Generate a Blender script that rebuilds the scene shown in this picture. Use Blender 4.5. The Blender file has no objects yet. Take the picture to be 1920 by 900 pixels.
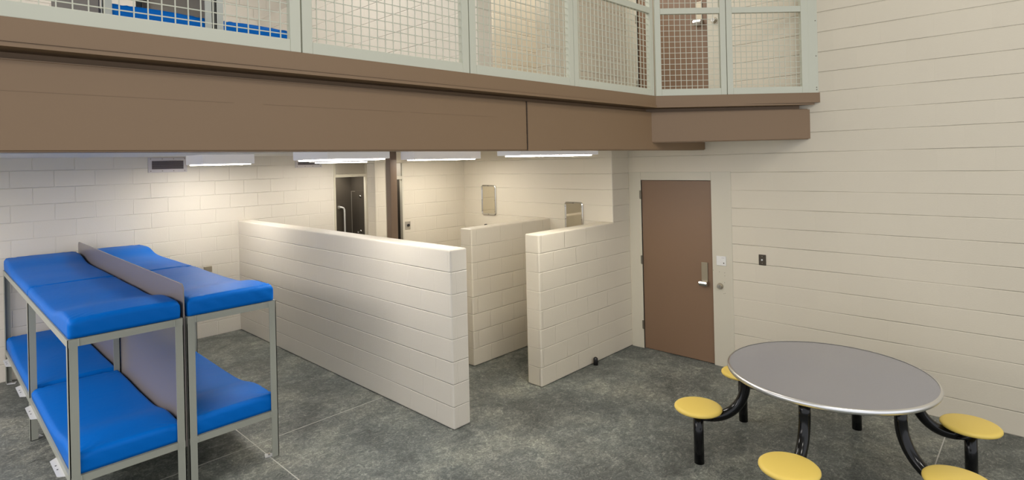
import bpy, bmesh, math, random
from mathutils import Vector, Matrix, noise
random.seed(4)
S = bpy.context.scene
COL = S.collection

# ------------------------------------------------------------------ camera, light, exposure
F_PX, CY, YAW, ROLL, CAM_H = 1058.3, 304.0, 0.75905, -0.02318, 2.408
cam_data = bpy.data.cameras.new('camera')
cam_data.sensor_width = 36.0
cam_data.lens = 36.0 * F_PX / 1920.0
cam_data.shift_y = -(450.0 - CY) / 1920.0
cam_data.clip_start = 0.05
cam = bpy.data.objects.new('camera', cam_data)
COL.objects.link(cam)
fw = Vector((math.cos(YAW), math.sin(YAW), 0)); rt = Vector((math.sin(YAW), -math.cos(YAW), 0)); up = Vector((0, 0, 1))
r2 = rt * math.cos(ROLL) + up * math.sin(ROLL)
u2 = -rt * math.sin(ROLL) + up * math.cos(ROLL)
M = Matrix((r2, u2, -fw)).transposed().to_4x4()
M.translation = Vector((0, 0, CAM_H))
cam.matrix_world = M
S.camera = cam

S.view_settings.view_transform = 'Standard'
S.view_settings.look = 'None'
S.view_settings.gamma = 1.0
S.view_settings.exposure = 0.11
S.view_settings.use_curve_mapping = False

world = bpy.data.worlds.new('hall_world'); S.world = world
world.use_nodes = True
world.node_tree.nodes['Background'].inputs[0].default_value = (0.93, 0.95, 1.0, 1)
world.node_tree.nodes['Background'].inputs[1].default_value = 1.12

def area(name, loc, size, power, color, target=None, sy=None):
    d = bpy.data.lights.new(name, 'AREA'); d.energy = power; d.color = color
    d.shape = 'RECTANGLE'; d.size = size; d.size_y = sy or size
    o = bpy.data.objects.new(name, d); COL.objects.link(o); o.location = loc
    v = Vector(target) - Vector(loc) if target else Vector((0, 0, -1))
    o.rotation_euler = v.to_track_quat('-Z', 'Y').to_euler()
    return o
# high bay lamps of the day hall (above the frame) and of the upper tier
area('high_bay_light', (3.0, -0.9, 6.1), 1.1, 62, (1, .96, .89))
area('high_bay_light', (0.3, -0.9, 6.1), 1.1, 55, (1, .96, .89))
area('high_bay_light', (1.5, 5.6, 6.1), 1.2, 100, (1, .97, .93))
area('high_bay_light', (3.4, 4.5, 6.1), 0.9, 26, (1, .96, .90))
area('high_bay_light', (5.0, 4.0, 6.1), 0.9, 42, (1, .97, .93))

# fill lights added under the upper tier, out of view on the left
area('tier_fill', (-1.5, 4.6, 2.45), 2.2, 92, (1, .95, .93), sy=2.2)
area('tier_fill', (-1.3, 7.3, 2.45), 1.8, 58, (1, .95, .95), sy=1.8)

# ------------------------------------------------------------------ materials
def lin(c):
    return tuple(((x / 255) / 12.92 if x / 255 <= .04045 else ((x / 255 + .055) / 1.055) ** 2.4) for x in c) + (1,)

def mat(name, rgb, rough=.5, metal=0.0, spec=.5, bump=0.0, bscale=60, var=0.0, vscale=3, coat=0.0):
    m = bpy.data.materials.new(name); m.use_nodes = True
    nt = m.node_tree; b = nt.nodes['Principled BSDF']
    b.inputs['Base Color'].default_value = lin(rgb)
    b.inputs['Roughness'].default_value = rough
    b.inputs['Metallic'].default_value = metal
    b.inputs['Specular IOR Level'].default_value = spec
    b.inputs['Coat Weight'].default_value = coat
    tc = nt.nodes.new('ShaderNodeTexCoord')
    if bump:
        n = nt.nodes.new('ShaderNodeTexNoise'); n.inputs['Scale'].default_value = bscale; n.inputs['Detail'].default_value = 3
        bp = nt.nodes.new('ShaderNodeBump'); bp.inputs['Strength'].default_value = bump; bp.inputs['Distance'].default_value = .01
        nt.links.new(tc.outputs['Object'], n.inputs['Vector']); nt.links.new(n.outputs['Fac'], bp.inputs['Height'])
        nt.links.new(bp.outputs['Normal'], b.inputs['Normal'])
    if var:
        n = nt.nodes.new('ShaderNodeTexNoise'); n.inputs['Scale'].default_value = vscale; n.inputs['Detail'].default_value = 4
        mx = nt.nodes.new('ShaderNodeMix'); mx.data_type = 'RGBA'
        c = lin(rgb)
        mx.inputs[6].default_value = tuple(x * (1 - var) for x in c[:3]) + (1,)
        mx.inputs[7].default_value = tuple(min(1, x * (1 + var)) for x in c[:3]) + (1,)
        nt.links.new(tc.outputs['Object'], n.inputs['Vector']); nt.links.new(n.outputs['Fac'], mx.inputs[0])
        nt.links.new(mx.outputs[2], b.inputs['Base Color'])
    return m

def emit(name, rgb, s):
    m = bpy.data.materials.new(name); m.use_nodes = True
    b = m.node_tree.nodes['Principled BSDF']
    b.inputs['Base Color'].default_value = lin(rgb)
    b.inputs['Emission Color'].default_value = lin(rgb); b.inputs['Emission Strength'].default_value = s
    return m

BC = .2032
def block_mat(name, rgb, phase=0.0, vert=.6, rough=.42):
    """painted concrete block: uv in metres, courses 203 mm, running bond"""
    m = bpy.data.materials.new(name); m.use_nodes = True
    nt = m.node_tree; N = nt.nodes; L = nt.links; b = N['Principled BSDF']
    b.inputs['Roughness'].default_value = rough
    b.inputs['Specular IOR Level'].default_value = .35
    def mth(op, a, c=None, d=None):
        n = N.new('ShaderNodeMath'); n.operation = op
        for i, v in enumerate((a, c, d)):
            if v is None: continue
            if isinstance(v, (int, float)): n.inputs[i].default_value = v
            else: L.new(v, n.inputs[i])
        return n.outputs[0]
    uv = N.new('ShaderNodeUVMap'); sep = N.new('ShaderNodeSeparateXYZ'); L.new(uv.outputs[0], sep.inputs[0])
    u, v = sep.outputs[0], sep.outputs[1]
    geo = N.new('ShaderNodeNewGeometry')
    wob = N.new('ShaderNodeTexNoise'); wob.inputs['Scale'].default_value = 2.2; L.new(geo.outputs['Position'], wob.inputs['Vector'])
    wv = mth('MULTIPLY_ADD', wob.outputs['Fac'], .004, -.002)
    vv = mth('ADD', v, wv)
    def groove(x, width):       # 1 on the joint, 0 on the face
        f = mth('FRACT', mth('ADD', x, .5))
        dist = mth('MULTIPLY', mth('ABSOLUTE', mth('SUBTRACT', f, .5)), 1.0)
        mr = N.new('ShaderNodeMapRange'); mr.interpolation_type = 'SMOOTHSTEP'
        L.new(dist, mr.inputs[0]); mr.inputs[1].default_value = 0; mr.inputs[2].default_value = width
        mr.inputs[3].default_value = 1; mr.inputs[4].default_value = 0
        return mr.outputs[0]
    h = groove(mth('DIVIDE', vv, BC), .007 / BC)
    row = mth('FLOOR', mth('DIVIDE', vv, BC))
    odd = mth('MULTIPLY', mth('PINGPONG', row, 1.0), .5)
    ux = mth('ADD', mth('DIVIDE', mth('SUBTRACT', u, phase), .4064), odd)
    vj = groove(ux, .0068 / .4064)
    n3 = N.new('ShaderNodeTexNoise'); n3.inputs['Scale'].default_value = 1.3; L.new(geo.outputs['Position'], n3.inputs['Vector'])
    fade = N.new('ShaderNodeMapRange'); L.new(n3.outputs['Fac'], fade.inputs[0])
    fade.inputs[1].default_value = .38; fade.inputs[2].default_value = .6; fade.inputs[3].default_value = .35; fade.inputs[4].default_value = 1
    hj = mth('MULTIPLY', h, fade.outputs[0])
    vj2 = mth('MULTIPLY', mth('MULTIPLY', vj, vert), fade.outputs[0])
    joint = mth('MAXIMUM', hj, vj2)
    n1 = N.new('ShaderNodeTexNoise'); n1.inputs['Scale'].default_value = 90; n1.inputs['Detail'].default_value = 4
    L.new(geo.outputs['Position'], n1.inputs['Vector'])
    height = mth('ADD', mth('MULTIPLY', joint, -.0056), mth('MULTIPLY', n1.outputs['Fac'], .0007))
    bp = N.new('ShaderNodeBump'); bp.inputs['Strength'].default_value = 1; bp.inputs['Distance'].default_value = 1
    L.new(height, bp.inputs['Height']); L.new(bp.outputs['Normal'], b.inputs['Normal'])
    # slight tone change from block to block and large soft patches of paint
    wn = N.new('ShaderNodeTexWhiteNoise'); wn.noise_dimensions = '2D'
    cmb = N.new('ShaderNodeCombineXYZ'); L.new(mth('FLOOR', ux), cmb.inputs[0]); L.new(row, cmb.inputs[1]); L.new(cmb.outputs[0], wn.inputs['Vector'])
    n2 = N.new('ShaderNodeTexNoise'); n2.inputs['Scale'].default_value = .8; n2.inputs['Detail'].default_value = 2
    L.new(geo.outputs['Position'], n2.inputs['Vector'])
    t = mth('ADD', mth('MULTIPLY', wn.outputs['Value'], .25), mth('MULTIPLY', n2.outputs['Fac'], .75))
    mx = N.new('ShaderNodeMix'); mx.data_type = 'RGBA'; c = lin(rgb)
    mx.inputs[6].default_value = tuple(x * .965 for x in c[:3]) + (1,)
    mx.inputs[7].default_value = tuple(min(1, x * 1.03) for x in c[:3]) + (1,)
    L.new(t, mx.inputs[0]); L.new(mx.outputs[2], b.inputs['Base Color'])
    return m

CREAM = (216, 207, 188)
CREAM2 = (218, 211, 198)
M_right = block_mat('painted_block_right', CREAM, .12, .10)
M_far = block_mat('painted_block_far', CREAM2, .946, .85)
M_part = block_mat('painted_block_partition', CREAM2, .1, .35)
M_part2 = block_mat('painted_block_short_partition', CREAM, 5.19, .9)
M_wing = block_mat('painted_block_wing', CREAM, .3, .6)
M_mirror = block_mat('painted_block_mirror_wall', CREAM, .1, .12)
M_frame_cream = mat('cream_door_frame_paint', (206, 199, 180), .38)
M_door = mat('brown_door_paint', (130, 103, 80), .42, bump=.05, bscale=300)
M_brown = mat('brown_beam_paint', (132, 107, 80), .5, bump=.06, bscale=25, var=.04, vscale=1.5)
M_brown_dk = mat('brown_column_paint', (114, 94, 76), .4)
M_ceiling = mat('lower_ceiling_paint', (226, 223, 218), .8)
M_grill = mat('pale_green_grey_paint', (199, 200, 183), .38)
M_bunk = mat('grey_green_steel_paint', (152, 154, 143), .38, spec=.5)
M_bunk_lit = mat('lit_steel_paint', (186, 191, 186), .38)  # bunk grey lightened: bright, hazy light upstairs put into the colour
M_tab = mat('pale_steel_tab', (196, 197, 197), .35)
M_panel = mat('grey_laminate', (138, 129, 124), .26, spec=.6)
M_blue = mat('blue_vinyl', (0, 101, 192), .48, spec=.09, bump=.2, bscale=14)
M_seam = mat('blue_vinyl_seam', (2, 60, 130), .5)
M_yellow = mat('yellow_seat_plastic', (238, 208, 106), .42, spec=.4, bump=.03, bscale=200)
M_black = mat('black_gloss_enamel', (6, 6, 7), .16, spec=.4, coat=.0)
M_rim = mat('bright_steel_rim', (232, 232, 232), .33, metal=1)
M_chrome = mat('chrome_hardware', (205, 203, 198), .2, metal=1)
M_satin = mat('satin_metal', (170, 160, 140), .4, metal=.8)
M_hinge = mat('hinge_steel', (120, 112, 98), .4, metal=.7)
M_darkplate = mat('dark_bronze_plate', (74, 66, 54), .4, metal=.3)
M_white = mat('white_plastic', (225, 223, 218), .4)
M_dark = mat('dark_hole', (18, 16, 14), .8)
M_shower = mat('dark_shower_steel', (86, 79, 70), .34, metal=.35, var=.08)
M_steelhdr = mat('brushed_header_steel', (190, 184, 172), .3, metal=.6)
M_mirror_glass = mat('polished_steel_mirror', (214, 208, 192), .06, metal=1)
M_vent = mat('vent_paint', (196, 190, 190), .45)
M_vent_dk = mat('vent_slat_grey', (150, 141, 145), .5)
M_fixture = emit('translucent_lamp_side', (214, 210, 208), .22)
M_lens = emit('lamp_lens', (255, 249, 240), 23.0)
M_rubber = mat('black_rubber', (26, 24, 24), .45)
M_grout = mat('pale_joint_filler', (186, 184, 176), .7)

def steel_top():
    m = bpy.data.materials.new('brushed_steel_top'); m.use_nodes = True
    nt = m.node_tree; b = nt.nodes['Principled BSDF']
    b.inputs['Base Color'].default_value = lin((186, 188, 200)); b.inputs['Metallic'].default_value = .85
    b.inputs['Roughness'].default_value = .3; b.inputs['Anisotropic'].default_value = .5
    tc = nt.nodes.new('ShaderNodeTexCoord'); mp = nt.nodes.new('ShaderNodeMapping'); mp.inputs['Scale'].default_value = (3, 260, 1)
    n = nt.nodes.new('ShaderNodeTexNoise'); n.inputs['Scale'].default_value = 4
    mr = nt.nodes.new('ShaderNodeMapRange'); mr.inputs[3].default_value = .24; mr.inputs[4].default_value = .36
    nt.links.new(tc.outputs['Object'], mp.inputs[0]); nt.links.new(mp.outputs[0], n.inputs['Vector'])
    nt.links.new(n.outputs['Fac'], mr.inputs[0]); nt.links.new(mr.outputs[0], b.inputs['Roughness'])
    return m
M_top = steel_top()

def floor_mat():
    m = bpy.data.materials.new('mottled_concrete'); m.use_nodes = True
    nt = m.node_tree; N = nt.nodes; L = nt.links; b = N['Principled BSDF']
    g = N.new('ShaderNodeNewGeometry')
    def nz(scale, det, rough=.6, dist=0.0, vec=None):
        n = N.new('ShaderNodeTexNoise'); n.inputs['Scale'].default_value = scale; n.inputs['Detail'].default_value = det
        n.inputs['Roughness'].default_value = rough; n.inputs['Distortion'].default_value = dist
        L.new(vec or g.outputs['Position'], n.inputs['Vector']); return n.outputs['Fac']
    def ramp(f, stops):
        r = N.new('ShaderNodeValToRGB'); e = r.color_ramp.elements
        while len(e) < len(stops): e.new(.5)
        for i, (p, c) in enumerate(stops): e[i].position = p; e[i].color = lin(c)
        L.new(f, r.inputs[0]); return r.outputs[0]
    def mix(fac, a, c, mode='MIX'):
        x = N.new('ShaderNodeMix'); x.data_type = 'RGBA'; x.blend_type = mode
        if isinstance(fac, float): x.inputs[0].default_value = fac
        else: L.new(fac, x.inputs[0])
        L.new(a, x.inputs[6]); L.new(c, x.inputs[7]); return x.outputs[2]
    base = ramp(nz(1.6, 7, .68, .6), [(.26, (100, 104, 103)), (.5, (144, 147, 145)), (.74, (184, 184, 176))])
    fine = ramp(nz(13, 12, .84, 1.6), [(.32, (50, 52, 52)), (.5, (126, 128, 126)), (.68, (214, 212, 204))])
    c = mix(.72, base, fine, 'OVERLAY')
    grain = ramp(nz(70, 9, .8, .8), [(.33, (58, 60, 60)), (.5, (127, 128, 127)), (.66, (206, 205, 200))])
    c = mix(.6, c, grain, 'OVERLAY')
    tone = ramp(nz(.9, 3), [(.38, (122, 126, 130)), (.62, (138, 129, 120))])
    c = mix(.28, c, tone, 'OVERLAY')
    # pale trowel scratches
    mp = N.new('ShaderNodeMapping'); mp.inputs['Rotation'].default_value = (0, 0, .7); mp.inputs['Scale'].default_value = (5, 26, 1)
    L.new(g.outputs['Position'], mp.inputs[0])
    sc = nz(1.6, 8, .72, 2.5, mp.outputs[0])
    scr = N.new('ShaderNodeMapRange'); L.new(sc, scr.inputs[0]); scr.inputs[1].default_value = .57; scr.inputs[2].default_value = .72; scr.inputs[3].default_value = 0; scr.inputs[4].default_value = .55
    pale = N.new('ShaderNodeRGB'); pale.outputs[0].default_value = lin((172, 170, 160))
    c = mix(scr.outputs[0], c, pale.outputs[0])
    gm = N.new('ShaderNodeGamma'); gm.inputs[1].default_value = 1.3; L.new(c, gm.inputs[0])
    gn = N.new('ShaderNodeVectorMath'); gn.operation = 'SCALE'; gn.inputs['Scale'].default_value = 2.8
    L.new(gm.outputs[0], gn.inputs[0]); L.new(gn.outputs[0], b.inputs['Base Color'])
    mr = N.new('ShaderNodeMapRange'); L.new(nz(6, 6), mr.inputs[0]); mr.inputs[3].default_value = .34; mr.inputs[4].default_value = .62
    L.new(mr.outputs[0], b.inputs['Roughness'])
    b.inputs['Specular IOR Level'].default_value = .4
    bp = N.new('ShaderNodeBump'); bp.inputs['Strength'].default_value = .25; bp.inputs['Distance'].default_value = .004
    L.new(nz(30, 8, .7), bp.inputs['Height']); L.new(bp.outputs['Normal'], b.inputs['Normal'])
    return m
M_floor = floor_mat()

# ------------------------------------------------------------------ helpers
def finish(name, bm, m, parent=None, smooth=False, mods=None):
    me = bpy.data.meshes.new(name)
    bmesh.ops.recalc_face_normals(bm, faces=bm.faces[:])
    bm.to_mesh(me); bm.free()
    for x in (m if isinstance(m, (list, tuple)) else [m]): me.materials.append(x)
    if smooth:
        for p in me.polygons: p.use_smooth = True
    o = bpy.data.objects.new(name, me); COL.objects.link(o)
    if parent is not None:
        o.parent = parent
        def world_of(q):
            return q.matrix_basis if q.parent is None else world_of(q.parent) @ q.matrix_parent_inverse @ q.matrix_basis
        o.matrix_parent_inverse = world_of(parent).inverted()
    return o

def tag(o, label, cat, group=None):
    o['label'] = label; o['category'] = cat
    if group: o['group'] = group
    return o

def thing(name, label, cat, loc=(0, 0, 0), rz=0, group=None):
    o = bpy.data.objects.new(name, None); COL.objects.link(o)
    o.empty_display_size = .1; o.location = loc; o.rotation_euler = (0, 0, rz)
    return tag(o, label, cat, group)

def struct(o): o['kind'] = 'structure'; return o

def box(bm, x0, x1, y0, y1, z0, z1, bev=0, seg=2, T=None):
    vs = [bm.verts.new(v) for v in ((x0,y0,z0),(x1,y0,z0),(x1,y1,z0),(x0,y1,z0),(x0,y0,z1),(x1,y0,z1),(x1,y1,z1),(x0,y1,z1))]
    fs = [bm.faces.new([vs[i] for i in f]) for f in ((0,3,2,1),(4,5,6,7),(0,1,5,4),(1,2,6,5),(2,3,7,6),(3,0,4,7))]
    new = vs
    if bev:
        es = list({e for f in fs for e in f.edges})
        r = bmesh.ops.bevel(bm, geom=es, offset=bev, segments=seg, affect='EDGES', profile=.5)
        new = list({v for f in r['faces'] for v in f.verts} | {v for v in vs if v.is_valid})
        if T is not None:
            # gather the connected island
            seen = set(new); st = list(new)
            while st:
                v = st.pop()
                for e in v.link_edges:
                    w = e.other_vert(v)
                    if w not in seen: seen.add(w); st.append(w)
            new = list(seen)
    if T is not None: bmesh.ops.transform(bm, matrix=T, verts=new)
    return new

def cyl(bm, p0, p1, r, n=16, r1=None):
    p0, p1 = Vector(p0), Vector(p1); d = p1 - p0
    T = Matrix.Translation((p0 + p1) / 2) @ d.to_track_quat('Z', 'Y').to_matrix().to_4x4()
    return bmesh.ops.create_cone(bm, cap_ends=True, segments=n, radius1=r, radius2=r if r1 is None else r1, depth=d.length, matrix=T)['verts']

def tube(bm, pts, r, n=14):
    rings = []
    pts = [Vector(p) for p in pts]
    ref = None
    for i, p in enumerate(pts):
        t = (pts[min(i + 1, len(pts) - 1)] - pts[max(i - 1, 0)]).normalized()
        if ref is None:
            ref = t.orthogonal().normalized()
        ref = (ref - t * ref.dot(t)).normalized()
        b = t.cross(ref)
        rings.append([bm.verts.new(p + r * (math.cos(a) * ref + math.sin(a) * b)) for a in [2 * math.pi * k / n for k in range(n)]])
    for a, b in zip(rings, rings[1:]):
        for k in range(n): bm.faces.new((a[k], a[(k + 1) % n], b[(k + 1) % n], b[k]))
    bm.faces.new(rings[0][::-1]); bm.faces.new(rings[-1])

def lathe(bm, prof, n=64, c=(0, 0, 0)):
    rings = []
    for r, z in prof:
        if r < 1e-6: rings.append([bm.verts.new((c[0], c[1], c[2] + z))])
        else: rings.append([bm.verts.new((c[0] + r * math.cos(2*math.pi*k/n), c[1] + r * math.sin(2*math.pi*k/n), c[2] + z)) for k in range(n)])
    for a, b in zip(rings, rings[1:]):
        for k in range(n):
            if len(a) == 1 and len(b) == 1: continue
            if len(a) == 1: bm.faces.new((a[0], b[k], b[(k+1) % n]))
            elif len(b) == 1: bm.faces.new((a[k], a[(k+1) % n], b[0]))
            else: bm.faces.new((a[k], a[(k+1) % n], b[(k+1) % n], b[k]))

def prism(bm, outline, z0, z1, T=None):
    lo = [bm.verts.new((x, y, z0)) for x, y in outline]; hi = [bm.verts.new((x, y, z1)) for x, y in outline]
    n = len(outline)
    bm.faces.new(lo[::-1]); bm.faces.new(hi)
    for i in range(n): bm.faces.new((lo[i], lo[(i+1) % n], hi[(i+1) % n], hi[i]))
    if T is not None: bmesh.ops.transform(bm, matrix=T, verts=lo + hi)

def sbox(name, m, parent, *a, bev=0, seg=2):
    bm = bmesh.new(); box(bm, *a, bev=bev, seg=seg); return finish(name, bm, m, parent)

def block_uv(bm):
    uvl = bm.loops.layers.uv.new('UVMap')
    for f in bm.faces:
        n = f.normal
        for l in f.loops:
            c = l.vert.co
            if abs(n.z) > .85: l[uvl].uv = (.13, .1)
            elif abs(n.x) >= abs(n.y): l[uvl].uv = (c.y, c.z)
            else: l[uvl].uv = (c.x, c.z)

def block_wall(name, m, *a, bev=0):
    bm = bmesh.new(); box(bm, *a, bev=bev, seg=4)
    bm.normal_update(); bmesh.ops.recalc_face_normals(bm, faces=bm.faces[:]); block_uv(bm)
    return struct(finish(name, bm, m))

# ------------------------------------------------------------------ the setting
XR, YF, XM = 6.346, 8.793, 5.96
ZC, ZU, ZT = 2.59, 3.06, 6.3          # lower ceiling, upper floor, roof
HW = 8 * BC                           # low partition height

bm = bmesh.new(); box(bm, -5, 6.8, -5, 10.2, -.12, 0); struct(finish('floor', bm, M_floor))
jt = bmesh.new()
for x in (1.985,):
    box(jt, x - .004, x + .004, -4.9, 8.78, -.004, .0012)
for y in (5.045, .668):
    x0, x1 = (-4.9, 3.29) if y > 3 else (-4.9, 6.34)
    box(jt, x0, x1, y - .004, y + .004, -.004, .0012)
struct(finish('trim_1', jt, M_grout))

# right wall with the two doors' openings (lower and upper tier)
D0, D1, DH = 2.847, 3.762, 2.138      # door leaf
def wall_right():
    bm = bmesh.new()
    y0, y1 = D0 - .004, D1 + .004
    for seg in ((-5, y0, -.1, ZT), (y1, 9.2, -.1, ZT), (y0, y1, DH + .004, ZU), (y0, y1, ZU + DH + .004, ZT)):
        box(bm, XR, XR + .22, seg[0], seg[1], seg[2], seg[3])
    box(bm, XR + .2, XR + .3, y0 - .1, y1 + .1, -.1, ZT)
    bm.normal_update(); bmesh.ops.recalc_face_normals(bm, faces=bm.faces[:]); block_uv(bm)
    struct(finish('wall_right', bm, M_right))
wall_right()
# far wall with the shower opening
SX0, SX1, SH = 4.862, 5.50, 2.47
def wall_back():
    bm = bmesh.new()
    for s in ((-5, SX0, -.1, ZT), (SX1, 6.6, -.1, ZT), (SX0, SX1, SH, ZT)):
        box(bm, s[0], s[1], YF, YF + .2, s[2], s[3])
    bm.normal_update(); bmesh.ops.recalc_face_normals(bm, faces=bm.faces[:]); block_uv(bm)
    struct(finish('wall_back', bm, M_far))
wall_back()
bm = bmesh.new(); box(bm, -5, XR + .2, -5, YF + .2, ZT, ZT + .15); struct(finish('ceiling', bm, M_ceiling))

# lower ceiling slab = upper tier floor, cut at 45 degrees beside the right wall
KB = -.0352
XC = 5.198
YB = 3.126 + KB * XC
def yb(x): return 3.126 + KB * x                               # corner of the balcony edge
YE = 1.77                                # where the slanted edge meets the right wall
bm = bmesh.new()
prism(bm, [(-5, yb(-5) + .165), (XC + .08, YB + .165), (XR, YE + .21), (XR, YF), (-5, YF)], ZC, ZU - .02)
struct(finish('ceiling_lower', bm, M_ceiling))
bm = bmesh.new()
prism(bm, [(-5, yb(-5) - .02), (XC - .01, YB - .02), (XR, YE - .02), (XR, YF), (-5, YF)], ZU - .018, ZU)
struct(finish('floor_upper', bm, mat('upper_concrete', (176, 172, 164), .5, var=.08)))

# chase block with the mirrors, wing wall, and the three low partitions (and their upper tier twins)
YW, XWE = 3.942, 4.5385
Y2, XWG = 6.706, 4.326
block_wall('wall_mirror', M_mirror, XM, XR + .02, YW, Y2 + .02, 0, ZC + .01, bev=.012)
block_wall('wall_mirror_upper', M_mirror, XM, XR + .02, YW, Y2 + .02, ZU - .01, ZT, bev=.012)
def wing():
    bm = bmesh.new()
    ox0, ox1, oh = 4.50, 4.794, 2.235
    box(bm, XWG, ox0, Y2, Y2 + .19, 0, ZC + .01, bev=.006)
    box(bm, ox1, XR, Y2, Y2 + .19, 0, ZC + .01)
    box(bm, ox0, ox1, Y2, Y2 + .19, 2.43, ZC + .01)
    bm.normal_update(); bmesh.ops.recalc_face_normals(bm, faces=bm.faces[:]); block_uv(bm)
    struct(finish('wall_wing', bm, M_wing))
wing()
block_wall('wall_partition_long', M_part, 3.295, 3.495, 3.919, YF + .03, 0, HW, bev=.016)
block_wall('wall_partition_right', M_part2, XWE, XM + .03, YW, YW + .2, 0, HW, bev=.016)
block_wall('wall_partition_middle', M_part2, 4.50, XM + .03, 4.96, 5.16, 0, HW, bev=.016)
block_wall('wall_partition_long_upper', M_part, 3.64, 3.84, 3.86, YF + .03, ZU - .01, ZU + HW, bev=.016)
block_wall('wall_partition_right_upper', M_part2, 4.79, XM + .03, YW, YW + .2, ZU - .01, ZU + HW, bev=.016)
block_wall('wall_partition_middle_upper', M_part2, 4.93, XM + .03, 4.96, 5.16, ZU - .01, ZU + HW, bev=.016)

# ------------------------------------------------------------------ doors
def door(name, z0, n):
    d = sbox(name, M_door, None, XR + .012, XR + .055, D0, D1, z0 + .006, z0 + DH, bev=.003)
    struct(d)
    fr = bmesh.new()
    # door frame: wide steel frame flush with the block, a little proud
    fy0, fy1, ft = 2.608, 3.935, z0 + 2.243
    e = XR - .006
    box(fr, e, XR + .02, fy0, D0 - .004, z0, ft, bev=.003)
    box(fr, e, XR + .02, D1 + .004, fy1, z0, ft, bev=.003)
    box(fr, e, XR + .02, D0 - .004, D1 + .004, z0 + DH + .004, ft, bev=.003)
    finish('door_frame', fr, M_frame_cream, d)
    for hz in (1.955, 1.127, .30):
        hb = bmesh.new()
        cyl(hb, (XR - .006, D1 + .008, z0 + hz - .055), (XR - .006, D1 + .008, z0 + hz + .055), .009, 12)
        box(hb, XR - .008, XR - .003, D1 - .004, D1 + .024, z0 + hz - .052, z0 + hz + .052)
        finish('hinge', hb, M_hinge, d)
    hp = bmesh.new()
    box(hp, XR - .004, XR + .014, 2.905, 2.982, z0 + .955, z0 + 1.178, bev=.003)
    plate = finish('handle_plate', hp, M_satin, d)
    pb = bmesh.new()
    prism(pb, [(0, 0), (.045, .012), (.062, .04), (.055, .062), (0, .07)], 0, .1,
          Matrix(((-1, 0, 0, XR - .002), (0, 0, 1, 2.897), (0, 1, 0, z0 + .898), (0, 0, 0, 1))))
    bmesh.ops.bevel(pb, geom=pb.edges[:], offset=.004, segments=2, affect='EDGES')
    finish('handle', pb, M_chrome, d)
    kc = bmesh.new()
    y, z = 2.757, z0 + .926
    cyl(kc, (XR - .004, y, z), (XR - .022, y, z), .036, 28, .033)
    finish('lock_rose', kc, M_satin, d)
    kc = bmesh.new()
    cyl(kc, (XR - .02, y, z), (XR - .045, y, z), .023, 24)
    box(kc, XR - .052, XR - .044, y - .003, y + .003, z - .014, z + .014)
    finish('lock_cylinder', kc, M_chrome, d)
    return d
lower_door = door('door_1', 0, 1)
door('door_2', ZU, 2)

# reader plate on the frame, switch, door stop
t = thing('access_plate', 'square white plate with a dark dot on the cream door frame', 'control plate', (XR - .006, 2.735, 1.16))
bm = bmesh.new(); box(bm, XR - .016, XR - .006, 2.68, 2.792, 1.165, 1.274, bev=.004); finish('plate', bm, M_white, t)
bm = bmesh.new(); cyl(bm, (XR - .0155, 2.705, 1.196), (XR - .0185, 2.705, 1.196), .007, 12); finish('sensor_dot', bm, M_darkplate, t)
for k in range(3):
    bm = bmesh.new(); box(bm, XR - .0175, XR - .0155, 2.70 + k * .011, 2.706 + k * .011, 1.252, 1.256); finish('indicator', bm, M_vent_dk, t)
for y, z in ((2.763, 1.09), (2.70, 1.085), (2.70, 1.05), (2.704, .972), (2.70, .85), (2.715, .845), (2.835, 1.10)):
    bm = bmesh.new(); cyl(bm, (XR - .005, y, z), (XR - .0075, y, z), .0035, 8); finish('screw', bm, M_hinge, lower_door)
t = thing('light_switch', 'dark bronze switch plate with white toggle on the right wall', 'switch', (XR, 2.28, 1.21))
bm = bmesh.new(); box(bm, XR - .008, XR, 2.241, 2.317, 1.217, 1.333, bev=.003); finish('plate', bm, M_darkplate, t)
bm = bmesh.new(); box(bm, XR - .024, XR - .007, 2.273, 2.287, 1.268, 1.286, bev=.003); finish('toggle', bm, M_white, t)
for z in (1.24, 1.312):
    bm = bmesh.new(); cyl(bm, (XR - .0075, 2.28, z), (XR - .0095, 2.28, z), .004, 8); finish('screw', bm, M_satin, t)
bm = bmesh.new()
lathe(bm, [(0, 0), (.027, 0), (.027, .066), (.0245, .078), (.017, .088), (.008, .092), (0, .093)], 28, (5.457, 3.895, .0005))
tag(finish('door_stop', bm, M_rubber, smooth=True), 'short black rubber door stop on the floor by the right low partition', 'door stop')

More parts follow.
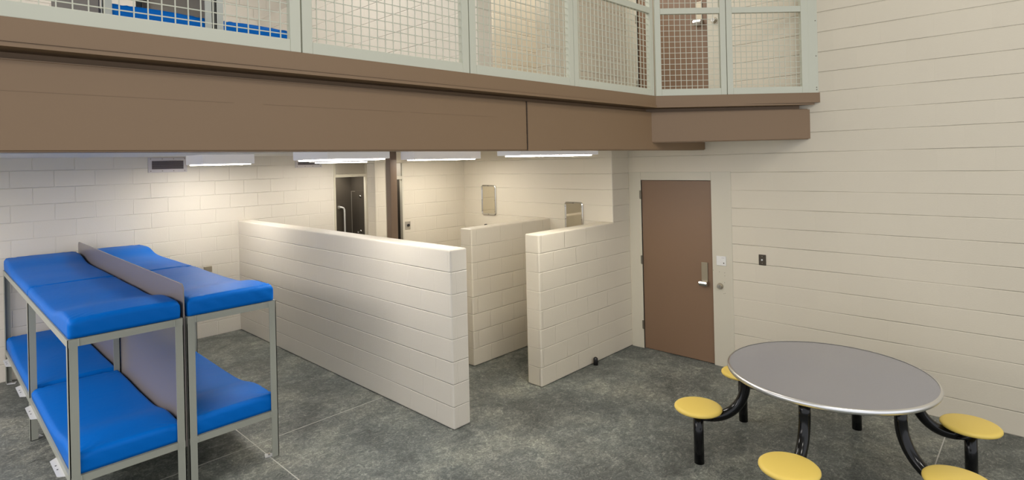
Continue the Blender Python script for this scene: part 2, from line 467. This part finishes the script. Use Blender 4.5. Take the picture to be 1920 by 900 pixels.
# ------------------------------------------------------------------ mirrors
def mirror(y0, y1, z0, z1, label):
    t = thing('steel_mirror', label, 'mirror', (XM, (y0 + y1) / 2, z0), group='steel mirrors over the low partitions')
    def rr(a0, a1, b0, b1, r, n=6):
        out = []
        for cx, cz, s in ((a1 - r, b1 - r, 0), (a0 + r, b1 - r, 1), (a0 + r, b0 + r, 2), (a1 - r, b0 + r, 3)):
            for k in range(n + 1):
                an = (s + k / n) * math.pi / 2
                out.append((cx + r * math.cos(an), cz + r * math.sin(an)))
        return out
    # frame ring in the plane x = XM
    bm = bmesh.new()
    A = rr(y0, y1, z0, z1, .04); B = rr(y0 + .008, y1 - .008, z0 + .008, z1 - .008, .034); C = rr(y0 + .026, y1 - .026, z0 + .026, z1 - .026, .022)
    rows = [[bm.verts.new((XM, a, b)) for a, b in A], [bm.verts.new((XM - .018, a, b)) for a, b in A], [bm.verts.new((XM - .024, a, b)) for a, b in B],
            [bm.verts.new((XM - .016, a, b)) for a, b in C]]
    n = len(A)
    for p, q in zip(rows, rows[1:]):
        for k in range(n): bm.faces.new((p[k], p[(k+1) % n], q[(k+1) % n], q[k]))
    bm.faces.new(rows[0])
    finish('frame', bm, M_chrome, t)
    bm = bmesh.new(); vs = [bm.verts.new((XM - .0155, a, b)) for a, b in C]; bm.faces.new(vs)
    v2 = [bm.verts.new((XM - .012, a, b)) for a, b in C]; bm.faces.new(v2[::-1])
    for k in range(n): bm.faces.new((vs[k], vs[(k+1) % n], v2[(k+1) % n], v2[k]))
    finish('mirror_face', bm, M_mirror_glass, t)
    for y, z in ((y0 + .016, z0 + .06), (y1 - .016, z0 + .06), (y0 + .016, z1 - .06), (y1 - .016, z1 - .06), (y0 + .016, (z0+z1)/2), (y1 - .016, (z0+z1)/2), ((y0+y1)/2, z1 - .014), ((y0+y1)/2, z0 + .014)):
        bm = bmesh.new(); cyl(bm, (XM - .019, y, z), (XM - .026, y, z), .005, 8); finish('screw', bm, M_hinge, t)
mirror(5.99, 6.30, 1.616, 2.069, 'small steel mirror with rounded frame seen in full, left one above the middle partition')
mirror(4.392, 4.69, 1.412, 1.865, 'small steel mirror half hidden behind the right low partition, nearer the door')
bm = bmesh.new(); cyl(bm, (XM, 6.22, 1.455), (XM - .03, 6.22, 1.455), .022, 16)
tag(finish('push_button', bm, M_rubber), 'small dark button on the wall below the left mirror', 'button')

# shower control plate on the wing wall
t = thing('shower_control', 'small square steel control plate with a dark button beside the narrow opening', 'control plate', (4.85, Y2, 1.47))
bm = bmesh.new(); box(bm, 4.808, 4.90, Y2 - .006, Y2, 1.475, 1.59, bev=.002); finish('plate', bm, M_steelhdr, t)
bm = bmesh.new(); cyl(bm, (4.856, Y2 - .005, 1.535), (4.856, Y2 - .028, 1.535), .018, 16); finish('button', bm, M_rubber, t)

# showers
def shower(name, label, x0, x1, y, depth, htop, hdr, full):
    t = thing(name, label, 'shower', ((x0 + x1) / 2, y, 0))
    bm = bmesh.new()
    box(bm, x0, x1, y + depth, y + depth + .02, 0, 2.3)
    box(bm, x0, x0 + .012, y + .03, y + depth, 0, 2.3)
    box(bm, x1 - .012, x1, y + .03, y + depth, 0, 2.3)
    box(bm, x0, x1, y + .03, y + depth, 2.3, 2.32)
    box(bm, x0, x1, y + .03, y + depth, .0, .02)
    finish('stall_liner', bm, M_shower, t)
    ld = bpy.data.lights.new('stall_fill', 'AREA'); ld.size = .2; ld.energy = 5 if full else 2; ld.color = (1, .95, .85)  # unseen fill light added to brighten the stall interior
    lo = bpy.data.objects.new('stall_fill', ld); COL.objects.link(lo); lo.location = ((x0 + x1) / 2 - .05, y + depth / 2, 2.28)
    bm = bmesh.new()
    box(bm, x0, x0 + .03, y - .012, y + .05, 0, htop, bev=.003)
    box(bm, x1 - .03, x1, y - .012, y + .05, 0, htop, bev=.003)
    box(bm, x0 + .03, x1 - .03, y - .012, y + .05, hdr, hdr + .05, bev=.003)
    finish('opening_frame', bm, M_frame_cream, t)
    bm = bmesh.new()
    box(bm, x0 + .03, x1 - .03, y + .004, y + .016, hdr + .05, htop, bev=.002)
    finish('header_panel', bm, M_steelhdr, t)
    if full:
        bm = bmesh.new(); box(bm, x0 + .05, x0 + .085, y - .006, y + .002, hdr + .06, htop - .01, bev=.002); finish('header_channel', bm, M_steelhdr, t)
        yb_, xs = y + depth, x1 - .012
        bm = bmesh.new(); box(bm, xs - .008, xs, y + .06, yb_ - .008, .35, 1.955, bev=.003); p = finish('access_panel', bm, M_shower, t)
        bm = bmesh.new()
        box(bm, xs - .013, xs - .007, yb_ - .022, yb_ - .012, .36, 1.945)
        box(bm, xs - .013, xs - .007, yb_ - .14, yb_ - .022, 1.937, 1.945)
        finish('panel_edge', bm, M_steelhdr, p)
        for yy, z in ((8.975, 1.857), (8.975, 1.233), (9.07, 1.20)):
            bm = bmesh.new()
            lathe(bm, [(0, 0), (.028, 0), (.020, .016), (0, .020)], 16)
            bmesh.ops.transform(bm, matrix=Matrix.Translation((xs - .008, yy, z)) @ Matrix.Rotation(-math.pi / 2, 4, 'Y'), verts=bm.verts[:])
            finish('valve_knob', bm, M_chrome, p, smooth=True)
        bm = bmesh.new(); yy = yb_ - .06; xg = 5.305
        tube(bm, [(xg - .07, yb_, 1.665), (xg - .065, yb_ - .04, 1.665), (xg - .05, yy, 1.663), (xg - .02, yy, 1.65), (xg - .003, yy, 1.62), (xg, yy, 1.57), (xg, yy, .95), (xg, yb_ - .03, .91), (xg, yb_, .9)], .016, 12)
        finish('grab_bar', bm, M_white, t, smooth=True)
        bm = bmesh.new(); cyl(bm, (xg - .07, yb_, 1.665), (xg - .07, yb_ - .01, 1.665), .036, 16); finish('bar_flange', bm, M_chrome, t)
shower('shower_stall', 'dark steel shower stall with a white grab bar in the far wall', SX0, SX1, YF, .5, SH, 2.215, True)
shower('shower_stall', 'narrow dark shower opening just right of the brown column', 4.50, 4.794, Y2, .42, 2.43, 2.20, False)

# ------------------------------------------------------------------ column
bm = bmesh.new(); box(bm, 4.163, 4.265, 6.1, 6.2, .012, ZC - .012, bev=.006, seg=3)
t = thing('steel_column', 'square brown steel column rising behind the long low partition', 'column', (4.214, 6.15, 0))
finish('shaft', bm, M_brown_dk, t)
bm = bmesh.new(); box(bm, 4.10, 4.33, 6.04, 6.26, 0, .012); finish('base_plate', bm, M_brown_dk, t)
bm = bmesh.new(); box(bm, 4.11, 4.32, 6.05, 6.25, ZC - .012, ZC); finish('cap_plate', bm, M_brown_dk, t)

# ------------------------------------------------------------------ balcony beams and fascia
t = thing('balcony_edge', 'brown painted steel edge of the upper tier, bending toward the right wall', 'balcony', (XC, YB, 2.5))
ZB0, ZB1 = 2.497, 2.888
bm = bmesh.new(); prism(bm, [(-4.9, yb(-4.9)), (XR - .002, yb(XR)), (XR - .002, yb(XR) + .16), (-4.9, yb(-4.9) + .16)], ZB0, ZB1)
bmesh.ops.bevel(bm, geom=[e for e in bm.edges if abs(e.verts[0].co.z - e.verts[1].co.z) < 1e-6], offset=.008, segments=3, affect='EDGES')
finish('main_beam', bm, M_brown, t)
nx, ny = -math.sqrt(.5), -math.sqrt(.5)
def slant(off0, off1, z0, z1, xin, name, trim=0.0, seg=3, bev=.008):
    """beam along the slanted edge; off = distance outward from the beam face"""
    def P(off, end):
        if end == 0:   # mitred corner on the main edge
            return (XC - off * math.tan(math.radians(22.5)), YB - off)
        # against the right wall: direction (1,-1.028)
        return (XR - .002, YE - off * math.sqrt(2))
    bm = bmesh.new()
    a, b, c, d_ = P(off1, 0), P(off1, 1), P(off0, 1), P(off0, 0)
    prism(bm, [a, b, c, d_], z0, z1)
    es = [e for e in bm.edges if abs(e.verts[0].co.z - e.verts[1].co.z) < 1e-6]
    bmesh.ops.bevel(bm, geom=es, offset=bev, segments=seg, affect='EDGES')
    return finish(name, bm, M_brown, t)
slant(-.14, 0, 2.573, ZB1, 0, 'slanted_beam')
ZF0, ZF1 = 2.925, 3.045
tf = math.tan(math.radians(22.5))
bm = bmesh.new()
prism(bm, [(-4.9, yb(-4.9) - .07), (XC - .07 * tf, YB - .07), (XR - .002, YE - .07 * math.sqrt(2)), (XR - .002, YE + .19), (XC + .06, YB + .16), (-4.9, yb(-4.9) + .16)], ZF0, ZF1)
es = [e for e in bm.edges if abs(e.verts[0].co.z - e.verts[1].co.z) < 1e-6 and e.verts[0].co.z < ZF0 + .001]
bmesh.ops.bevel(bm, geom=es, offset=.02, segments=4, affect='EDGES')
finish('fascia', bm, M_brown, t)
bm = bmesh.new()   # recessed strip between beam and fascia
prism(bm, [(-4.9, yb(-4.9) + .085), (XC + .04, YB + .085), (XR - .002, YE + .10), (XR - .002, YE + .14), (XC + .1, YB + .1), (-4.9, yb(-4.9) + .1)], ZB1 - .004, ZF0 + .004)
finish('reveal_strip', bm, M_brown, t)
bm = bmesh.new()
for xa, xb in ((-1.0, 1.15), (1.3, 2.2), (2.25, 3.0)):
    TS = Matrix.Translation(((xa + xb) / 2, yb((xa + xb) / 2), 0)) @ Matrix.Rotation(math.atan(KB), 4, 'Z')
    box(bm, -(xb - xa) / 2, (xb - xa) / 2, -.0015, .002, 2.752, 2.755, T=TS)
finish('web_seam', bm, M_brown, t)
bm = bmesh.new()
TK = Matrix.Translation((3.56, yb(3.56), 0)) @ Matrix.Rotation(math.atan(KB), 4, 'Z')
box(bm, -.202, .202, -.005, .004, ZB0 - .002, ZB1 - .004, bev=.002, T=TK); finish('splice_plate', bm, M_brown, t)
bm = bmesh.new()
for k in range(46):
    z = ZB0 + .008 + k * .0084
    w = .004 + .002 * random.random()
    box(bm, -.207 - w, -.207 + w, -.005, .003, z, z + .0075, T=TK)
finish('weld_seam', bm, mat('dark_weld', (60, 46, 34), .7), t)

# ------------------------------------------------------------------ mesh guard panels of the upper tier
ZG0, ZG1, ZMID = ZF1, 4.72, 3.905
def guard(p0, p1, label, wl=.06, wr=.06, flash=0.0):
    p0, p1 = Vector(p0), Vector(p1); d = p1 - p0; Ln = d.length
    ang = math.atan2(d.y, d.x)
    t = thing('mesh_guard_panel', label, 'guard panel', (p0.x, p0.y, ZG0), ang, 'mesh guard panels on the balcony edge')
    T = Matrix.Translation((p0.x, p0.y, 0)) @ Matrix.Rotation(ang, 4, 'Z')
    H = ZG1
    bm = bmesh.new()
    box(bm, 0, wl, 0, .045, ZG0, H, bev=.003, T=T)
    box(bm, Ln - flash - wr, Ln - flash, 0, .045, ZG0, H, bev=.003, T=T)
    box(bm, wl, Ln - flash - wr, 0, .045, ZG0, ZG0 + .068, bev=.003, T=T)
    box(bm, wl, Ln - flash - wr, 0, .045, H - .06, H, bev=.003, T=T)
    finish('frame', bm, M_grill, t)
    bm = bmesh.new(); box(bm, wl, Ln - flash - wr, .002, .043, ZMID - .03, ZMID + .03, bev=.003, T=T); finish('mid_rail', bm, M_grill, t)
    # woven wire: crimped rods with little knuckles
    bm = bmesh.new(); sp = .0565; r = .0025
    x0, x1 = wl - .01, Ln - flash - wr + .01
    n = int((x1 - x0) / sp)
    nz_ = int((H - ZG0 - .1) / sp)
    for k in range(1, n + 1):
        x = x0 + k * sp - .012
        if x > x1 - .012: break
        pts = []
        box(bm, x - r, x + r, .018 - r, .018 + r, ZG0 + .06, H - .05, T=T)
    zz = []
    for k in range(nz_ + 1):
        z = ZG0 + .068 + .030 + k * sp
        if z > H - .06: break
        zz.append(z)
        box(bm, x0, x1, .024 - r, .024 + r, z - r, z + r, T=T)
    finish('wire_mesh', bm, M_grill, t)
    if flash:
        bm = bmesh.new(); box(bm, Ln - flash, Ln - .002, .004, .03, ZG0, H, T=T); fl = finish('wall_flashing', bm, M_grill, t)
        for z in (3.075, 3.10, 3.42, 3.78, 4.1, 4.5):
            bm = bmesh.new(); cyl(bm, T @ Vector((Ln - .022, .004, z)), T @ Vector((Ln - .022, -.001, z)), .005, 8); finish('screw', bm, M_hinge, fl)
g = .003
def yg(x): return yb(x) - .066
XCg = XC - .066 * tf
guard((.155, yg(.155)), (1.485, yg(1.485)), 'first panel from the left, the bunk bed of the upper tier showing behind its wires')
guard((1.493, yg(1.493)), (2.710, yg(2.710)), 'second panel from the left, before the grey low wall of the upper tier')
guard((2.718, yg(2.718)), (3.883, yg(3.883)), 'third panel from the left, between the wide middle panel and the corner panel')
guard((3.887, yg(3.887)), (XCg - .012, yg(XCg - .012)), 'panel just left of the balcony corner')
c0 = Vector((XCg + .006, yg(XCg) - .006)); e0 = Vector((XR - .002, YE - .066 * math.sqrt(2) + .002)); dd = (e0 - c0)
m1 = c0 + dd * .437
guard(c0, m1 - dd.normalized() * g, 'panel just right of the balcony corner, before the brown upper door')
guard(m1 + dd.normalized() * g, e0, 'last panel on the right, fixed to the right wall with a screwed strip', wr=.07, flash=.10)

# ------------------------------------------------------------------ ceiling lamps
def lamp(x0, x1, y0, y1, label, z1=ZC, h=.122, lens=.04, cat='ceiling light'):
    t = thing('ceiling_lamp', label, cat, ((x0+x1)/2, (y0+y1)/2, z1), group='lamps under the upper tier')
    bm = bmesh.new(); box(bm, x0, x1, y0, y1, z1 - h, z1, bev=.006); finish('housing', bm, M_fixture, t)
    bm = bmesh.new(); box(bm, x0 + lens, x1 - lens, y0 + .02, y1 - .02, z1 - h - .010, z1 - h + .002, bev=.004); finish('lens', bm, M_lens, t)
lamp(2.41, 3.04, 7.52, 8.14, 'white box lamp nearest the far wall, above the bunk beds')
lamp(2.35, 2.97, 4.35, 4.97, 'white box lamp left of the brown column')
lamp(4.30, 5.46, 6.02, 6.30 - .2, 'long white lamp just right of the brown column') if False else lamp(4.30, 5.46, 5.78, 6.06, 'long white lamp just right of the brown column', lens=.09)
lamp(3.75, 4.97, 3.45, 3.75, 'long white lamp just behind the splice plate of the brown beam', lens=.09)
lamp(4.05, 5.30, 7.75, 8.05, 'thin lamp far back in front of the shower stall', lens=.09)

# vents
def vent(x0, x1, z0, z1, label):
    t = thing('wall_vent', label, 'vent', ((x0+x1)/2, YF, z0), group='vents high on the far wall')
    bm = bmesh.new(); b = .045
    for a in ((x0, x1, z0, z0 + b), (x0, x1, z1 - b, z1), (x0, x0 + b, z0 + b, z1 - b), (x1 - b, x1, z0 + b, z1 - b)):
        box(bm, a[0], a[1], YF - .012, YF, a[2], a[3], bev=.002)
    finish('frame', bm, M_vent, t)
    bm = bmesh.new(); box(bm, x0 + b, x1 - b, YF - .003, YF - .001, z0 + b, z1 - b); finish('backing', bm, M_dark, t)
    bm = bmesh.new()
    n = max(4, int((z1 - z0 - 2 * b) / .014))
    for k in range(n):
        z = z0 + b + (k + .5) * (z1 - z0 - 2 * b) / n
        T = Matrix.Translation(((x0+x1)/2, YF - .008, z)) @ Matrix.Rotation(.6, 4, 'X')
        w = (x1 - x0) / 2 - b
        box(bm, -w, w, -.009, .007, -.001, .001, T=T)
    finish('louvre', bm, M_vent_dk, t)
    for k in range(4):
        for z in (z0 + .02, z1 - .02):
            x = x0 + .03 + k * (x1 - x0 - .06) / 3
            bm = bmesh.new(); cyl(bm, (x, YF - .011, z), (x, YF - .015, z), .006, 8); finish('screw', bm, M_hinge, t)
vent(2.141, 2.615, 2.378, 2.582, 'grey louvred vent on the far wall above the bunk beds, left one')
vent(4.19, 4.65, 2.398, 2.56, 'grey louvred vent beside the shower stall, partly behind a lamp')
bm = bmesh.new(); box(bm, 2.80, 2.90, YF - .05, YF, .93, 1.012, bev=.004)
tag(finish('outlet_box', bm, M_satin), 'small grey metal box on the far wall behind the right bunk bed', 'outlet box')

# ------------------------------------------------------------------ bunk beds
BY0, BYM, BY1 = 4.70, 6.69, 8.735
PW = .055
ZL, ZH = .39, 1.30
def angle_post(bm, x, y, sx, sy, z0, z1, w=PW, th=.006):
    """L post, outer corner at (x, y), legs run toward +sx, +sy"""
    xs = sorted((x, x + sx * w)); ys = sorted((y, y + sy * th)); box(bm, xs[0], xs[1], ys[0], ys[1], z0, z1)
    xs = sorted((x, x + sx * th)); ys = sorted((y, y + sy * w)); box(bm, xs[0], xs[1], ys[0], ys[1], z0, z1)

def bunk(label, x0, x1, zb, m, tabs, front_only=False, group=None, extra=None):
    t = thing('bunk_bed', label, 'bunk bed', ((x0 + x1) / 2, BY0, zb), group=group)
    yl = BYM + PW / 2 if front_only else BY1
    tops = zb + ZH
    ys = [(BY0, 1), (BYM - PW / 2, 1)] if front_only else [(BY0, 1), (BYM - PW / 2, 1), (BY1, -1)]
    for (y, s) in ys:
        for (x, sx) in ((x0, 1), (x1, -1)):
            bm = bmesh.new()
            angle_post(bm, x, y, sx, s, zb + .006, tops + (.0 if not front_only else .35))
            leg = finish('leg', bm, m, t)
            bm = bmesh.new()
            px = x + sx * .06; py = y + s * .06
            a, b = sorted((x + sx * .006, x + sx * .085)), sorted((y + s * .012, y + s * .10))
            prism(bm, [(x + sx * .004, y + s * .02), (x + sx * .095, y + s * .05), (x + sx * .075, y + s * .11), (x + sx * .004, y + s * .07)], zb, zb + .006)
            fp = finish('foot_plate', bm, M_tab, leg)
            bm = bmesh.new(); cyl(bm, (x + sx * .055, y + s * .066, zb + .006), (x + sx * .055, y + s * .066, zb + .02), .010, 8)
            finish('anchor_bolt', bm, M_chrome, leg)
    for zt, nm in ((ZL, 'lower_deck'), (ZH, 'upper_deck')):
        z = zb + zt; bm = bmesh.new()
        e = .0
        # front, middle and back rails (angle section)
        rails = [BY0 - .001, yl - .006] if front_only else [BY0 - .001, BY1 - .005]
        for y in rails:
            box(bm, x0 + .004, x1 - .004, y, y + .006, z - .05, z)
        box(bm, x0 + .004, x1 - .004, BY0, BY0 + .045, z - .006, z)
        box(bm, x0 + .004, x1 - .004, yl - .045, yl, z - .006, z)
        for xa in (x0 - .001, x1 - .005):
            box(bm, xa, xa + .006, BY0 + .004, yl - .004, z - .05, z)
        box(bm, x0, x0 + .04, BY0 + .004, yl - .004, z - .005, z + .001)
        box(bm, x1 - .04, x1, BY0 + .004, yl - .004, z - .005, z + .001)
        fr = finish(nm + '_frame', bm, m, t)
        bm = bmesh.new(); box(bm, x0 + .01, x1 - .01, BY0 + .01, yl - .01, z - .012, z - .0055)
        finish('deck_pan', bm, m, fr)
    for (xa, ya) in ((x0 + .060, BY0 - .003), (x1 - .060, BY0 - .003)):
        for zt in (ZL, ZH):
            bm = bmesh.new()
            for k in range(7): cyl(bm, (xa, ya, zb + zt - .048 + k * .007), (xa + .001, ya, zb + zt - .041 + k * .007), .004, 6)
            finish('weld_bead', bm, m, t)
    for (ya, yb) in tabs:
        bm = bmesh.new()
        prism(bm, [(x0 - .042, ya + .035), (x0 - .001, ya), (x0 - .001, yb), (x0 - .042, yb - .035)], zb + .340, zb + .344)
        tb = finish('side_tab', bm, M_tab, t)
        for f in (.4, .6):
            bm = bmesh.new(); yy = ya + (yb - ya) * f; cyl(bm, (x0 - .024, yy, zb + .3435), (x0 - .024, yy, zb + .3452), .006, 10)
            finish('bolt_hole', bm, M_dark, tb)
    return t

def panel(t, x, y0, y1, z0, z1, r, name='divider_panel', round_back=True):
    bm = bmesh.new(); n = 8; out = []
    out.append((y1, z0)); out.append((y0, z0))
    for k in range(n + 1):
        a = math.pi - k / n * math.pi / 2
        out.append((y0 + r + r * math.cos(a), z1 - r + r * math.sin(a)))
    if round_back:
        for k in range(n + 1):
            a = math.pi / 2 - k / n * math.pi / 2
            out.append((y1 - r + r * math.cos(a), z1 - r + r * math.sin(a)))
    else: out.append((y1, z1))
    lo = [bm.verts.new((x - .0045, a, b)) for a, b in out]; hi = [bm.verts.new((x + .0045, a, b)) for a, b in out]
    bm.faces.new(lo); bm.faces.new(hi[::-1]); m_ = len(out)
    for i in range(m_): bm.faces.new((lo[i], lo[(i+1) % m_], hi[(i+1) % m_], hi[i]))
    return finish(name, bm, M_panel, t)

XL0, XL1, XQ0, XQ1 = .662, 1.350, 1.372, 2.045
left = bunk('grey steel bunk bed with blue mattresses at the left edge of the room', XL0, XL1, 0, M_bunk, ((4.88, 5.25), (6.2, 6.6), (6.9, 7.3), (8.1, 8.45)), group='bunk beds on the lower floor')
right = bunk('grey steel bunk bed nearer the long low partition', XQ0, XQ1, 0, M_bunk, (), group='bunk beds on the lower floor')
panel(left, 1.361, 4.72, 8.72, .33, 1.548, .05)

def mattress(name, x0, x1, y0, y1, z, head, label, group, seed=0):
    """thin vinyl mattress with a raised pillow end; head = 0 at y0, 1 at y1"""
    nx_, ny_, nz_ = 40, 110, 6
    W, Ln, Tm = x1 - x0, y1 - y0, .070
    bm = bmesh.new(); grid = {}
    def key(i, j, k): return (i, j, k)
    def pt(i, j, k):
        u, v, w = i / nx_, j / ny_, k / nz_
        hd = v if head == 0 else 1 - v           # 0 at the pillow end
        # smoothed pillow: rises over the last 0.45 m, then rolls down to the end
        d = hd * Ln
        pil = .064 * (0.5 - 0.5 * math.tanh((d - .52) / .17))
        pil -= .010 * max(0, 1 - d / .3)
        top = Tm + pil + .010 * (1 - abs(2 * u - 1) ** 3) - .004 * math.sin(math.pi * v)
        # rounded box
        a, b = 2 * u - 1, 2 * v - 1
        ex = W / 2 * a; ey = Ln / 2 * b
        zz = w * top
        rr = .024
        dx = max(0, abs(ex) - (W / 2 - rr)); dy = max(0, abs(ey) - (Ln / 2 - rr))
        dist = min(1, math.hypot(dx, dy) / rr)
        if w > .5: zz = zz - (rr * (1 - math.sqrt(max(0, 1 - dist * dist)))) * (w - .5) * 2
        # corners pulled in
        if dx > 0 and dy > 0:
            q = math.hypot(dx, dy)
            if q > rr:
                f = rr / q
                ex = math.copysign(W / 2 - rr + dx * f, ex); ey = math.copysign(Ln / 2 - rr + dy * f, ey)
        bulge = .008 * math.sin(math.pi * w)
        if i in (0, nx_): ex += math.copysign(bulge, ex) * .3
        if j in (0, ny_): ey += math.copysign(bulge, ey) * .3
        # wrinkles close to corners and ends, soft undulation elsewhere
        p = Vector((ex * 3 + seed * 7.1, ey * 3, 0))
        und = noise.noise(p * .8) * .006
        cdist = math.hypot(W / 2 - abs(ex), Ln / 2 - abs(ey))
        cw = max(0, 1 - cdist / .24)
        diag = ((W / 2 - abs(ex)) - 1.3 * (Ln / 2 - abs(ey))) * 75
        wr = math.sin(diag + 4 * noise.noise(p * 3)) * .0065 * cw ** 1.3
        if w > .4: zz += (und + wr) * (w - .4) / .6
        if (j in (0, ny_)) and 0 < w < 1: ey += (math.sin(ex * 47 + w * 6 + seed) + noise.noise(Vector((ex * 14, w * 2, seed)))) * .0018 * (.4 + abs(2 * u - 1))
        return Vector(((x0 + x1) / 2 + ex, (y0 + y1) / 2 + ey, z + max(0.0, zz)))
    for i in range(nx_ + 1):
        for j in range(ny_ + 1):
            for k in range(nz_ + 1):
                if i in (0, nx_) or j in (0, ny_) or k in (0, nz_):
                    grid[key(i, j, k)] = bm.verts.new(pt(i, j, k))
    def q(a, b, c, d): bm.faces.new([grid[x] for x in (a, b, c, d)])
    for i in range(nx_):
        for j in range(ny_):
            for k in (0, nz_): q((i, j, k), (i+1, j, k), (i+1, j+1, k), (i, j+1, k))
    for i in range(nx_):
        for k in range(nz_):
            for j in (0, ny_): q((i, j, k), (i+1, j, k), (i+1, j, k+1), (i, j, k+1))
    for j in range(ny_):
        for k in range(nz_):
            for i in (0, nx_): q((i, j, k), (i, j+1, k), (i, j+1, k+1), (i, j, k+1))
    o = finish(name, bm, M_blue, None, smooth=True)
    return tag(o, label, 'mattress', group)

GM = 'blue mattresses on the lower floor bunk beds'
g_ = .007
mattress('mattress', XL0 + g_, XL1 - .012, BY0 + .012, BYM - .012, ZH + .003, 0, 'blue mattress on the top deck of the left bunk bed, front half', GM, 1)
mattress('mattress', XL0 + g_, XL1 - .012, BYM + .002, BY1 - .01, ZH + .003, 1, 'blue mattress on the top deck of the left bunk bed, rear half', GM, 2)
mattress('mattress', XQ0 + .012, XQ1 - g_, BY0 + .012, BYM - .012, ZH + .003, 0, 'blue mattress on the top deck of the right bunk bed, front half', GM, 3)
mattress('mattress', XQ0 + .012, XQ1 - g_, BYM + .002, BY1 - .01, ZH + .003, 1, 'blue mattress on the top deck of the right bunk bed, rear half', GM, 4)
IN = .012
mattress('mattress', XL0 + IN, XL1 - .012, BY0 + .017, BYM - .038, ZL + .003, 0, 'blue mattress on the bottom deck of the left bunk bed, front half', GM, 5)
mattress('mattress', XL0 + IN, XL1 - .012, BYM + .036, BY1 - .018, ZL + .003, 1, 'blue mattress on the bottom deck of the left bunk bed, rear half', GM, 6)
mattress('mattress', XQ0 + .012, XQ1 - IN, BY0 + .017, BYM - .038, ZL + .003, 0, 'blue mattress on the bottom deck of the right bunk bed', GM, 7)

# upper tier bunk beds, seen through the wires
UX0, UX1, UX2, UX3 = .896, 1.604, 1.628, 2.30
ul = bunk('steel bunk bed in lit-toned grey with a blue mattress on the upper tier, left one', UX0, UX1, ZU, M_bunk_lit, (), True, 'bunk beds on the upper tier')
ur = bunk('steel bunk bed in lit-toned grey with a blue mattress on the upper tier, right one', UX2, UX3, ZU, M_bunk_lit, (), True, 'bunk beds on the upper tier')
panel(ul, 1.616, 4.72, 6.70, ZU + .33, ZU + 1.55, .05)
panel(ul, UX0 - .008, 4.76, 6.70, ZU + .10, ZU + 1.55, .05, 'side_panel').data.materials[0] = mat('shaded_laminate', (70, 67, 74), .35)  # divider grey darkened: the panel's shade is put into its colour
mattress('mattress', UX0 + .012, UX1 - .012, BY0 + .017, BYM - .038, ZU + ZL + .003, 0, 'blue mattress behind the mesh on the upper tier, left one', 'blue mattresses on the upper tier', 8)
mattress('mattress', UX2 + .012, UX3 - .012, BY0 + .017, BYM - .038, ZU + ZL + .003, 0, 'blue mattress behind the mesh on the upper tier, right one', 'blue mattresses on the upper tier', 9)

# ------------------------------------------------------------------ table with six seats
TX, TY, TZ, TR, SR = 4.70, 1.235, .783, .697, .935
t = thing('dining_table', 'round steel table on black curved tubes with six yellow seats', 'table', (TX, TY, 0))
bm = bmesh.new(); lathe(bm, [(0, -.03), (TR - .012, -.03), (TR - .012, -.001), (0, 0)], 128, (TX, TY, TZ)); finish('tabletop', bm, M_top, t)
bm = bmesh.new()
lathe(bm, [(TR - .0125, -.032), (TR - .004, -.034), (TR + .003, -.028), (TR + .006, -.017), (TR + .003, -.006), (TR - .003, .0008), (TR - .0125, .0012)], 128, (TX, TY, TZ))
finish('table_rim', bm, M_rim, t, smooth=True)
bm = bmesh.new(); lathe(bm, [(0, 0), (.56, 0), (.56, .012), (0, .012)], 48, (TX, TY, TZ - .043)); finish('mounting_plate', bm, M_black, t)
ZS = .455
for k in range(6):
    a = math.radians(1 + 60 * k); ca, sa = math.cos(a), math.sin(a)
    def P(r, z): return (TX + r * ca, TY + r * sa, z)
    bm = bmesh.new(); rr = .038
    pts = [P(SR, .372), P(SR - .1, .372)]
    for j in range(17):
        th = math.pi / 2 * j / 16
        pts.append(P(.58 + .26 * (1 - math.sin(th)) , .372 + .28 * (1 - math.cos(th))))
    pts.append(P(.58, TZ - .043))
    tube(bm, pts, rr, 18)
    arm = finish('seat_arm', bm, M_black, t, smooth=True)
    bm = bmesh.new(); cyl(bm, P(SR, 0), P(SR, ZS - .034), .0385, 28)
    lg = finish('leg', bm, M_black, t, smooth=False)
    for p in lg.data.polygons: p.use_smooth = len(p.vertices) == 4
    bm = bmesh.new()
    lathe(bm, [(0, -.036), (.165, -.036), (.176, -.031), (.181, -.022), (.180, -.013), (.172, -.005), (.155, -.001), (0, 0)], 56, P(SR, ZS))
    st = finish('seat', bm, M_yellow, t, smooth=True)
